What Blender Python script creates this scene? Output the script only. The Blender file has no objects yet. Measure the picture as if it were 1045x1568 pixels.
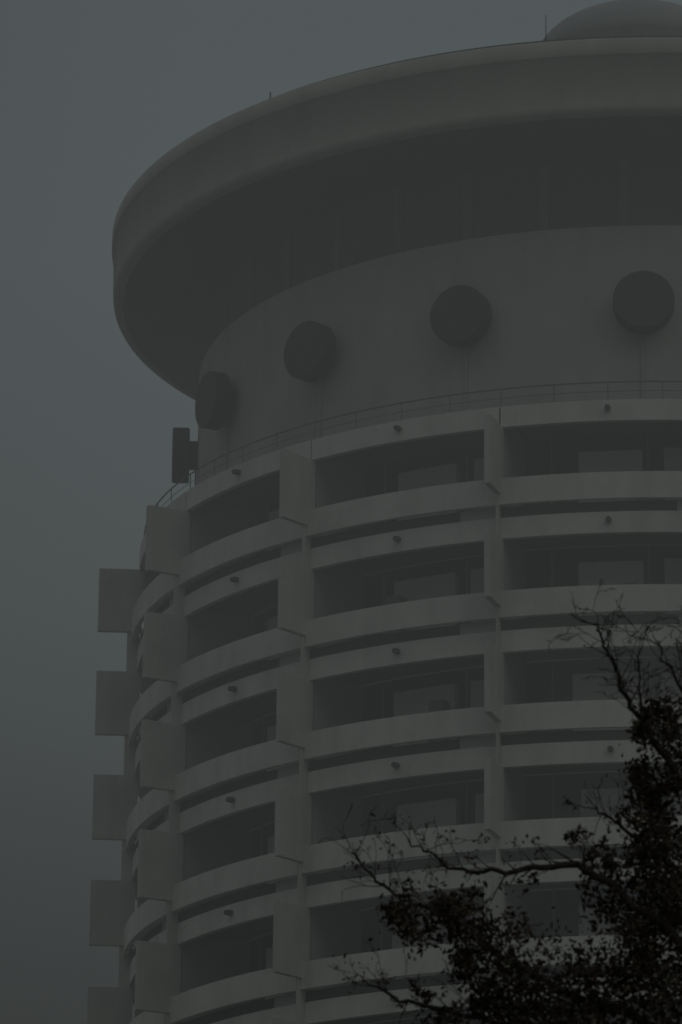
import bpy, math, random
import numpy as np
from mathutils import Vector, Matrix
random.seed(7); rng=np.random.default_rng(7)
sc=bpy.context.scene
sc.view_settings.view_transform='Standard'; sc.view_settings.look='None'
sc.view_settings.exposure=0; sc.view_settings.gamma=1
EYE=1.6
# ------------------------------------------------------------ materials
def newmat(name):
    m=bpy.data.materials.new(name); m.use_nodes=True
    nt=m.node_tree; b=nt.nodes['Principled BSDF']; return m,nt,b
def surface(name,col,var=0.12,rough=0.85,streak=0.0,scale=1.2,bump=0.15):
    m,nt,b=newmat(name); N=nt.nodes.new; Lk=nt.links.new
    tc=N('ShaderNodeTexCoord')
    n1=N('ShaderNodeTexNoise'); n1.inputs['Scale'].default_value=scale; n1.inputs['Detail'].default_value=3
    Lk(tc.outputs['Object'],n1.inputs['Vector'])
    a=N('ShaderNodeMapRange'); a.inputs[1].default_value=.3;a.inputs[2].default_value=.7
    a.inputs[3].default_value=1-var;a.inputs[4].default_value=1+var; Lk(n1.outputs['Fac'],a.inputs[0])
    last=a.outputs[0]
    if streak:
        mp=N('ShaderNodeMapping'); mp.inputs['Scale'].default_value=(1.6,1.6,0.3)
        Lk(tc.outputs['Object'],mp.inputs['Vector'])
        n2=N('ShaderNodeTexNoise'); n2.inputs['Scale'].default_value=1.1; n2.inputs['Detail'].default_value=4
        Lk(mp.outputs['Vector'],n2.inputs['Vector'])
        c=N('ShaderNodeMapRange'); c.inputs[1].default_value=.42;c.inputs[2].default_value=.7
        c.inputs[3].default_value=1;c.inputs[4].default_value=1-streak; Lk(n2.outputs['Fac'],c.inputs[0])
        mu=N('ShaderNodeMath'); mu.operation='MULTIPLY'; Lk(last,mu.inputs[0]);Lk(c.outputs[0],mu.inputs[1]); last=mu.outputs[0]
    vm=N('ShaderNodeVectorMath'); vm.operation='SCALE'; vm.inputs[0].default_value=col
    Lk(last,vm.inputs['Scale']); Lk(vm.outputs[0],b.inputs['Base Color'])
    b.inputs['Roughness'].default_value=rough
    if bump:
        n3=N('ShaderNodeTexNoise'); n3.inputs['Scale'].default_value=14; n3.inputs['Detail'].default_value=1
        Lk(tc.outputs['Object'],n3.inputs['Vector'])
        bp=N('ShaderNodeBump'); bp.inputs['Strength'].default_value=bump; bp.inputs['Distance'].default_value=.02
        Lk(n3.outputs['Fac'],bp.inputs['Height']); Lk(bp.outputs[0],b.inputs['Normal'])
    return m
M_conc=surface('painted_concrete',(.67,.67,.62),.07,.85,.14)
M_fin=surface('fin_concrete',(.53,.53,.49),.08,.85,.14)
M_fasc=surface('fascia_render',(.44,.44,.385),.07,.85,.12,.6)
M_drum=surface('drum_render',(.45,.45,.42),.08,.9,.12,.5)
M_wall=surface('balcony_wall_paint',(.38,.375,.36),.06,.9,0,1.2,0)
M_panel=surface('inner_wall_white_paint',(.70,.69,.67),.06,.9,0,1.2,0)
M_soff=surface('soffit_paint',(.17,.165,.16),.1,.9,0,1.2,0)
M_pier=surface('clerestory_pier_paint',(.22,.215,.205),.1,.9,0,1.2,0)
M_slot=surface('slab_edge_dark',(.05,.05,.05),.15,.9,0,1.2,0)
M_glass=surface('window_glass',(.02,.022,.025),.1,.25,0,1.2,0)
M_metal=surface('dark_metal',(.07,.07,.07),.15,.5,0,1.2,0)
M_rail=surface('galvanised_rail',(.20,.20,.20),.15,.6,0,1.2,0)
M_globe=surface('vent_drum_dark',(.055,.055,.053),.05,.7,0,1.2,0)
M_dome=surface('roof_membrane',(.25,.26,.26),.1,.8,0,1.2,0)
M_bark=surface('bark',(.045,.036,.03),.3,.95,0,8,0)
M_leafA=surface('leaf_brown',(.070,.048,.032),.35,.9,0,5,0)
M_leafB=surface('leaf_dark_green',(.045,.040,.028),.35,.9,0,5,0)
M_grass=surface('grass',(.05,.06,.03),.4,1,0,.4)
M_pave=surface('paving_stone',(.25,.24,.23),.15,.9,0,2)
M_asph=surface('asphalt_road',(.05,.05,.05),.15,.9,0,2)
# ------------------------------------------------------------ helpers
class MB:
    def __init__(s): s.v=[];s.f=[]
    def add(s,vs,fs):
        o=len(s.v); s.v+=list(vs); s.f+=[tuple(i+o for i in f) for f in fs]
    def obj(s,name,mat,parent=None,smooth=False):
        me=bpy.data.meshes.new(name); me.from_pydata([tuple(v) for v in s.v],[],s.f); me.update()
        ob=bpy.data.objects.new(name,me); sc.collection.objects.link(ob); me.materials.append(mat)
        if smooth:
            for p in me.polygons: p.use_smooth=True
        if parent: ob.parent=parent
        return ob
DC=124.44
def P(r,a,z): return (-r*math.sin(a),DC-r*math.cos(a),z+EYE)
def arc(mb,r0,r1,z0,z1,a0,a1,n=16,closed=False):
    vs=[];fs=[]
    k=n if closed else n+1
    for i in range(k):
        a=a0+(a1-a0)*i/n
        vs+=[P(r0,a,z0),P(r1,a,z0),P(r1,a,z1),P(r0,a,z1)]
    for i in range(n):
        j=(i+1)%k
        for q in range(4):
            p=(q+1)%4; fs.append((i*4+q,j*4+q,j*4+p,i*4+p))
    if not closed: fs+= [(3,2,1,0),tuple(4*n+q for q in range(4))]
    mb.add(vs,fs)
def ring(mb,r0,r1,z0,z1,n=240): arc(mb,r0,r1,z0,z1,0,2*math.pi,n,True)
def revolve(mb,prof,n=240):
    vs=[];fs=[];m=len(prof)
    for i in range(n):
        a=2*math.pi*i/n
        vs+=[P(max(r,1e-3),a,z) for r,z in prof]
    for i in range(n):
        j=(i+1)%n
        for q in range(m-1): fs.append((i*m+q,j*m+q,j*m+q+1,i*m+q+1))
    mb.add(vs,fs)
def radial(mb,r0,r1,z0,z1,a,t):
    e=Vector((-math.sin(a),-math.cos(a),0)); s=Vector((math.cos(a),-math.sin(a),0)); c=Vector((0,DC,EYE))
    vs=[]
    for z in (z0,z1):
        for r,u in ((r0,-t/2),(r1,-t/2),(r1,t/2),(r0,t/2)): vs.append(tuple(c+e*r+s*u+Vector((0,0,z))))
    mb.add(vs,[(0,1,2,3),(7,6,5,4),(0,4,5,1),(1,5,6,2),(2,6,7,3),(3,7,4,0)])
def tube(mb,pts,rad,k=6):
    pts=[Vector(p) for p in pts]; n=len(pts); vs=[];fs=[]
    for i,p in enumerate(pts):
        d=(pts[min(i+1,n-1)]-pts[max(i-1,0)]).normalized()
        u=d.orthogonal().normalized(); w=d.cross(u); r=rad[i] if hasattr(rad,'__len__') else rad
        if i and (u.dot(pu)<.999):
            u=(pu-d*pu.dot(d)).normalized(); w=d.cross(u)
        pu=u
        for q in range(k):
            t=2*math.pi*q/k; vs.append(tuple(p+u*math.cos(t)*r+w*math.sin(t)*r))
    for i in range(n-1):
        for q in range(k):
            q2=(q+1)%k; fs.append((i*k+q,i*k+q2,(i+1)*k+q2,(i+1)*k+q))
    fs.append(tuple(range(k))[::-1]); fs.append(tuple((n-1)*k+q for q in range(k)))
    mb.add(vs,fs)
# ------------------------------------------------------------ tower
tower=bpy.data.objects.new('round_hotel_tower',None); sc.collection.objects.link(tower)
NF=16; DA=2*math.pi/NF; A0=0.2545
ZB=38.37; FH=3.0; RB=14.30; RF=15.43; RP=14.48
NL=13
beam=MB();para=MB();slab=MB();ceil=MB();fins=MB();side=MB();wall=MB();panel=MB();glass=MB();spout=MB();blk=MB();stuff=MB();ribs=MB()
for L in range(NL):
    z=ZB-FH*L
    if z-2.4+EYE<0: break
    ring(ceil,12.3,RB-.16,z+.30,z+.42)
    ring(slab,12.3,RB-.05,z+.42+0.003,z+.845 if L else z+.54)
    ring(glass,12.0,12.2,z-2.2,z+.295,160)
    for k in range(NF):
        a=A0+k*DA; g=.0016
        arc(beam,RB-.16,RB,z,z+.56,a+g,a+DA-g,14)
        arc(para,RP-.13,RP,z-2.14,z-1.44,a+g,a+DA-g,14)
        radial(fins,RB-.1,RF,z-1.85,z-.02,a,.16)
        radial(ribs,RP-.2,14.60,z-3.015,z-1.853,a,.04)
        radial(side,12.2,RB-.17,z-2.2,z+.296,a,.15)
        arc(blk,RB-.045,RB-.02,z-2.44+.003,z-2.143,a+.006,a+.075,4)
        j=rng.uniform(-.03,.03); dj=.35+j*.3
        arc(panel,12.30,12.55,z-2.15,z-.20+j,a+DA*dj,a+DA*(.70+j),8)
        arc(panel,12.25,12.45,z-2.15,z-.12,a+DA*.12,a+DA*(.25+j),4)
        for q in (.83,.31):
            arc(wall,12.24,12.30,z-2.15,z+.29,a+DA*q,a+DA*q+.0035,1)
        if rng.random()<.6:
            u=rng.uniform(.1,.85); w=rng.uniform(.02,.06); h=rng.uniform(.9,1.3)
            arc(stuff,12.9,13.3,z-2.15,z-2.05+h,a+DA*u,a+DA*u+w,2)
        am=a+DA*.5
        c=Vector(P(RB-.02,am,z+.33)); e=Vector((-math.sin(am),-math.cos(am),-.12))
        tube(spout,[c,c+e*.10,c+e*.22],[.075,.085,.07],8)
beam.obj('balcony_beams',M_conc,tower);para.obj('balcony_parapets',M_conc,tower)
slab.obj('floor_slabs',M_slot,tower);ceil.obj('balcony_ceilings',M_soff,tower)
fins.obj('fin_panels',M_fin,tower);side.obj('dividing_walls',M_wall,tower);ribs.obj('fin_ribs',M_fin,tower)
wall.obj('window_mullions',M_wall,tower);panel.obj('inner_wall_panels',M_panel,tower);glass.obj('window_glass',M_glass,tower)
spout.obj('drain_spouts',M_metal,tower);blk.obj('slab_nibs',M_wall,tower);stuff.obj('balcony_furniture',M_soff,tower)
RD=12.72
t=MB(); ring(t,0.5,RB-.2,ZB+.541,ZB+.60); t.obj('terrace_floor',M_soff,tower)
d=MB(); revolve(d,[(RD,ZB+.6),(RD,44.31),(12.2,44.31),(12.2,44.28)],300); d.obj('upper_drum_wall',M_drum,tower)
d=MB(); revolve(d,[(12.22,44.26),(12.22,46.47)],240); d.obj('clerestory_band',M_soff,tower)
d=MB()
for k in range(36):
    a=.03+k*2*math.pi/36; radial(d,12.15,12.28,44.312,46.40,a,.26)
d.obj('clerestory_piers',M_pier,tower)
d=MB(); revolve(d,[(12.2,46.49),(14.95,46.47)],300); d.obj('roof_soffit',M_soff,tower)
d=MB(); revolve(d,[(14.95,46.472),(15.10,46.475),(15.19,46.52),(15.235,46.60),(15.25,46.70),(15.27,48.05),(15.30,48.06),(15.32,48.10),(15.32,48.50),(15.29,48.53),(14.9,48.53),(14.9,48.0),(0.01,48.2)],360)
d.obj('roof_fascia',M_fasc,tower,True)
d=MB(); ring(d,14.98,15.02,48.66,48.70,300)
for k in range(48):
    a=k*2*math.pi/48; radial(d,14.985,15.015,48.53,48.66,a,.03)
d.obj('roof_edge_rail',M_metal,tower)
d=MB()
prof=[(3.0,48.2),(3.0,54.3)]+[(3.05*math.cos(t),54.35+1.75*math.sin(t)) for t in np.linspace(0,math.pi/2,14)]
revolve(d,prof,96); d.obj('domed_roof_lantern',M_dome,tower,True)
d=MB()
def mast(a,r,z0,h,rad):
    tube(d,[P(r,a,z0),P(r,a,z0+h)],[rad,rad*.6],6)
mast(.158,14.95,48.5,.95,.018); mast(.158,14.95,48.5,.3,.05)
mast(.72,14.95,48.5,.42,.035); mast(.83,14.95,48.5,.22,.06); mast(.28,14.95,48.5,.2,.03)
d.obj('roof_masts',M_metal,tower)
d=MB(); pipes=MB()
for k in range(17):
    a=-.0087+k*2*math.pi/17
    e=Vector((-math.sin(a),-math.cos(a),0)); s=Vector((math.cos(a),-math.sin(a),0)); up=Vector((0,0,1)); c=Vector((0,DC,EYE+41.98))
    prof=[(12.95,0.0),(12.95,.76),(12.99,.80),(13.40,.80),(13.44,.77),(13.44,0)]
    nu=48; vs=[];fs=[]; m_=len(prof)
    for i in range(nu):
        ph=2*math.pi*i/nu
        for r,q in prof:
            vs.append(c+e*r+(s*math.cos(ph)+up*math.sin(ph))*max(q,.001))
    for i in range(nu):
        j=(i+1)%nu
        for q in range(m_-1): fs.append((i*m_+q,j*m_+q,j*m_+q+1,i*m_+q+1))
    d.add(vs,fs)
    tube(d,[c+e*(RD-.02),c+e*12.96],.42,20)
    tube(pipes,[P(RD+.04,a+.004,ZB+.6),P(RD+.04,a+.004,41.8)],.03,6)
d.obj('round_vent_drums',M_globe,tower); pipes.obj('conduits',M_drum,tower)
d=MB(); rr=RB-.12
n=200
for zz,ra in ((39.45,.022),(39.2,.010)):
    pts=[P(rr,2*math.pi*i/n,zz) for i in range(n+1)]; tube(d,pts,ra,6)
for k in range(64):
    a=A0+k*DA/4; tube(d,[P(rr,a,ZB+.55),P(rr,a,39.45)],.016,6)
d.obj('terrace_railing',M_rail,tower)
d=MB(); ring(d,11.5,13.2,-EYE,ZB-FH*12-2.2,120); d.obj('ground_floor_wall',M_wall,tower)
# ------------------------------------------------------------ ground
def sheet(name,x0,x1,y0,y1,z,mat):
    m=MB(); m.add([(x0,y0,z),(x1,y0,z),(x1,y1,z),(x0,y1,z)],[(0,1,2,3)]); return m.obj(name,mat)
sheet('ground',-2500,2500,-2500,2500,0,M_grass)
sheet('road',-300,300,70,78,.004,M_asph)
m=MB(); ring(m,13.21,21,-EYE,-EYE+.12,96); m.obj('pavement',M_pave)
# ------------------------------------------------------------ tree
tree=bpy.data.objects.new('broadleaf_tree',None); sc.collection.objects.link(tree)
wood=MB(); tips=[]
def spline(pts,n):
    pts=[Vector(p) for p in pts]; out=[]
    e=[pts[0]*2-pts[1]]+pts+[pts[-1]*2-pts[-2]]
    for i in range(1,len(e)-2):
        for q in range(n):
            t=q/n;a,b,c,dd=e[i-1],e[i],e[i+1],e[i+2]
            out.append(.5*((2*b)+(c-a)*t+(2*a-5*b+4*c-dd)*t*t+(3*b-a-3*c+dd)*t**3))
    out.append(pts[-1]); return out
def rv(s): return Vector(rng.normal(0,s,3))
def branch(p,dv,length,r,depth,up=.12):
    n=max(4,int(length/.09)); pts=[p.copy()]; dd=dv.normalized(); rad=[r]
    for i in range(n):
        dd=(dd+rv(.17)+Vector((0,0,up*.3))).normalized()
        p=p+dd*length/n; pts.append(p.copy()); rad.append(max(.0035,r*(1-.8*(i+1)/n)))
        if depth>0 and i>0 and rng.random()<.62:
            side=(dd+rv(.75)).normalized()
            branch(p,side,length*rng.uniform(.35,.65),rad[-1]*.62,depth-1,up)
    tube(wood,pts,rad,4 if r<.02 else 7); tips.append(pts[-1])
    for q in pts[len(pts)//2:]: 
        if depth<=1: tips.append(q)
def limb(pts,r0,r1,every=2,sub=.55,depth=2,start=.25):
    s=spline(pts,8); n=len(s); s=[q+rv(.018) for q in s]
    rad=[r0+(r1-r0)*(i/(n-1))**.8 for i in range(n)]
    tube(wood,s,rad,8)
    for i in range(int(n*start),n-1,every):
        d0=(s[i+1]-s[i]).normalized()
        branch(s[i],(d0+rv(.7)+Vector((0,0,.25))).normalized(),sub*rng.uniform(.6,1.3),max(.007,rad[i]*.45),depth)
    branch(s[-1],s[-1]-s[-2],sub*.7,r1,depth)
T=(1.75,45.2,9.3)
tube(wood,spline([(2.7,46,-.1),(2.6,45.9,.5),(2.5,45.8,4),(2.1,45.4,7.5),T,(1.35,45.1,11.5),(1.0,45,13.2),(.75,45,14.2)],8),
     list(np.linspace(.30,.06,57)),12)
limb([(1.1,45,12.6),(.35,45,13.5),(-.1,45,14.12),(-.33,44.9,14.7),(-.5,44.9,15.05)],.045,.009,1,.42,3,.4)
limb([(.9,45,13.6),(.5,45.1,14.2),(.15,45.2,14.9)],.04,.008,1,.40,3)
limb([(.8,45,14),(.6,45.3,14.6),(.45,45.3,15.0)],.04,.008,1,.35,3)
limb([(.5,45,13.2),(.0,45,14.0),(-.05,45,14.8)],.03,.008,1,.38,3,.4)
limb([T,(.6,44.8,11.3),(-.5,44.7,12.35),(-1.2,44.7,12.42),(-1.9,44.8,12.45),(-2.4,44.8,12.75)],.07,.008,1,.34,2,.35)
limb([T,(.3,45.4,10.8),(-.9,45.5,11.35),(-1.9,45.4,12.0),(-2.6,45.3,12.35),(-3.0,45.3,12.75)],.07,.008,1,.36,2,.3)
limb([(1.9,45.3,8.8),(.3,45,9.9),(-1.2,45,10.8),(-2.3,45,11.1),(-2.85,45,11.35)],.07,.008,1,.38,2,.4)
limb([(1.3,45.1,11.3),(.4,45.1,12.4),(-.2,45,12.9),(-.55,45,13.1)],.05,.008,1,.36,2,.3)
limb([T,(3,46,11),(4,46.5,13)],.1,.02,3,.8,1); limb([T,(2.4,44,12),(2.8,43.3,14)],.1,.02,3,.8,1)
limb([(1.35,45.1,11.5),(2,46,13.5),(2.2,46.5,15.2)],.08,.02,3,.8,1)
wood.obj('trunk_and_limbs',M_bark,tree)
cl=[]
def C(x,z,r,n,y=45): cl.append(((x,y,z),r,n))
for x,z,r,n in [(.05,14.05,.16,260),(.35,13.95,.28,420),(.12,13.75,.2,420),(.15,13.5,.25,520),(.45,13.4,.35,800),(.08,13.1,.24,450),(.4,12.8,.4,1100),(.0,12.6,.32,700),
  (-.35,12.35,.22,360),(.3,12.2,.5,1500),(-.1,11.9,.42,1300),(.4,11.5,.6,2000),(-.5,11.45,.38,950),(-.1,11.1,.5,1700),(-.9,11.15,.34,860),(-.7,10.7,.5,1500),(.3,10.6,.7,1900),
  (-2.5,12.2,.20,240),(-2.2,12.05,.25,480),(-1.85,12.05,.25,560),(-1.95,11.75,.3,680),(-1.5,11.6,.3,700),(-1.3,11.25,.36,900),(-1.75,11.25,.25,420),(-1.55,10.9,.35,800),(-2.25,11.2,.16,90),(-2.1,10.8,.3,340),(-1.2,12.35,.12,40),(-.75,12.75,.15,80),
  (-1.1,10.6,.5,1400),(-2.0,10.2,.5,700)]: C(x,z,r,int(n*.8),45+rng.uniform(-.35,.35))
for i in range(60):
    v=rng.normal(0,1,3); v/=np.linalg.norm(v); v*=rng.uniform(.5,1)**.5
    x,y,z=3.6+v[0]*2.5,46+v[1]*2.6,12.2+v[2]*3.2
    cl.append(((x,y,z),.55,130))
LA=MB();LB=MB()
def leaf(c,s,mb):
    n=Vector(rng.normal(0,1,3)).normalized(); u=n.orthogonal().normalized(); 
    u=Matrix.Rotation(rng.uniform(0,6.28),3,n)@u; w=n.cross(u); l=s*rng.uniform(.7,1.4); wd=l*rng.uniform(.35,.6)
    mb.add([c-u*l,c-w*wd+n*wd*.3,c+u*l,c+w*wd+n*wd*.3],[(0,1,2,3)])
for c,r,n in cl:
    c=Vector(c); subs=[c+Vector(rng.normal(0,r*.62,3)) for _ in range(max(4,int(n/45)))]
    for i in range(n):
        s=subs[rng.integers(len(subs))]
        leaf(s+Vector(rng.normal(0,r*.26,3)),.037,LA if rng.random()<.6 else LB)
for t_ in tips:
    if t_.z<14.1 and rng.random()<.08:
        for _ in range(3): leaf(t_+rv(.04),.026,LA)
LA.obj('leaves_brown',M_leafA,tree);LB.obj('leaves_green',M_leafB,tree)
# ------------------------------------------------------------ fog: a low cloud bank around the upper part of the tower
def fog(z0,z1,dens,L):
    x0,x1,y0,y1=-90,90,-40,165
    f=MB(); f.add([(x0,y0,z0),(x1,y0,z0),(x1,y1,z0),(x0,y1,z0),(x0,y0,z1),(x1,y0,z1),(x1,y1,z1),(x0,y1,z1)],
     [(3,2,1,0),(4,5,6,7),(0,1,5,4),(1,2,6,5),(2,3,7,6),(3,0,4,7)])
    fm=bpy.data.materials.new('fog'); fm.use_nodes=True; nt=fm.node_tree; nt.nodes.remove(nt.nodes['Principled BSDF'])
    ab=nt.nodes.new('ShaderNodeVolumeAbsorption'); ab.inputs['Color'].default_value=(0,0,0,1); ab.inputs['Density'].default_value=dens
    em=nt.nodes.new('ShaderNodeEmission'); em.inputs['Color'].default_value=(*L,1); em.inputs['Strength'].default_value=dens  # faint emission stands in for daylight scattered by the fog
    ad=nt.nodes.new('ShaderNodeAddShader'); nt.links.new(ab.outputs[0],ad.inputs[0]); nt.links.new(em.outputs[0],ad.inputs[1])
    nt.links.new(ad.outputs[0],nt.nodes['Material Output'].inputs['Volume'])
    f.obj('fog',fm)
fog(19,85,.0072,(.066,.071,.0705))
# ------------------------------------------------------------ world
w=bpy.data.worlds.new('World'); sc.world=w; w.use_nodes=True; nt=w.node_tree; N=nt.nodes.new
bg=nt.nodes['Background']
sky=N('ShaderNodeTexSky'); sky.sky_type='NISHITA'; sky.sun_disc=False
SE,SR=math.radians(28),math.radians(135)
sky.sun_elevation=SE; sky.sun_rotation=SR; sky.air_density=1.5; sky.dust_density=4
tc=N('ShaderNodeTexCoord'); sx=N('ShaderNodeSeparateXYZ'); nt.links.new(tc.outputs['Generated'],sx.inputs[0])
cr=N('ShaderNodeValToRGB'); nt.links.new(sx.outputs['Z'],cr.inputs[0])
e=cr.color_ramp.elements; e[0].position=0;e[0].color=(.030,.031,.030,1); e[1].position=1;e[1].color=(.40,.42,.415,1)
for p_,c_ in ((.19,(.017,.0178,.0175)),(.235,(.040,.0445,.044)),(.29,(.080,.097,.098)),(.36,(.108,.137,.143)),(.47,(.110,.140,.148)),(.6,(.20,.22,.222)),(.75,(.33,.35,.347))):
    x=e.new(p_); x.color=(*c_,1)
sb=N('ShaderNodeVectorMath'); sb.operation='SCALE'; sb.inputs['Scale'].default_value=.001
nt.links.new(sky.outputs[0],sb.inputs[0])
ad=N('ShaderNodeVectorMath'); ad.operation='ADD'
nt.links.new(sb.outputs[0],ad.inputs[0]); nt.links.new(cr.outputs[0],ad.inputs[1])
# sky slightly darker towards the left
mr=N('ShaderNodeMapRange'); mr.interpolation_type='SMOOTHSTEP'
mr.inputs[1].default_value=-.19; mr.inputs[2].default_value=-.09; mr.inputs[3].default_value=8.2; mr.inputs[4].default_value=10
nt.links.new(sx.outputs['X'],mr.inputs[0])
dv_=N('ShaderNodeVectorMath'); dv_.operation='SCALE'; nt.links.new(mr.outputs[0],dv_.inputs['Scale'])
nt.links.new(ad.outputs[0],dv_.inputs[0]); nt.links.new(dv_.outputs[0],bg.inputs['Color']); bg.inputs['Strength'].default_value=.1
sun=bpy.data.lights.new('sun','SUN'); sun.energy=.13; sun.angle=math.radians(30); sun.color=(1,.97,.90)
so=bpy.data.objects.new('sun',sun); sc.collection.objects.link(so)
dv=Vector((math.sin(math.radians(45))*math.cos(SE),-math.cos(math.radians(45))*math.cos(SE),math.sin(SE)))
so.rotation_euler=dv.to_track_quat('Z','Y').to_euler()
# ------------------------------------------------------------ camera
pitch,yaw,roll=.3151,-.0691,.0102
F=Vector((math.sin(yaw)*math.cos(pitch),math.cos(yaw)*math.cos(pitch),math.sin(pitch)))
R=Vector((math.cos(yaw),-math.sin(yaw),0)); U=R.cross(F)
c,s=math.cos(roll),math.sin(roll); R2=R*c+U*s; U2=U*c-R*s
cd=bpy.data.cameras.new('camera'); co=bpy.data.objects.new('camera',cd); sc.collection.objects.link(co)
m=Matrix((R2,U2,-F)).transposed().to_4x4(); m.translation=Vector((0,0,EYE)); co.matrix_world=m
cd.sensor_fit='VERTICAL'; cd.sensor_height=36; cd.lens=6994.3/1568*36; cd.clip_end=6000
cd.dof.use_dof=True; cd.dof.focus_distance=85; cd.dof.aperture_fstop=3.0
sc.camera=co
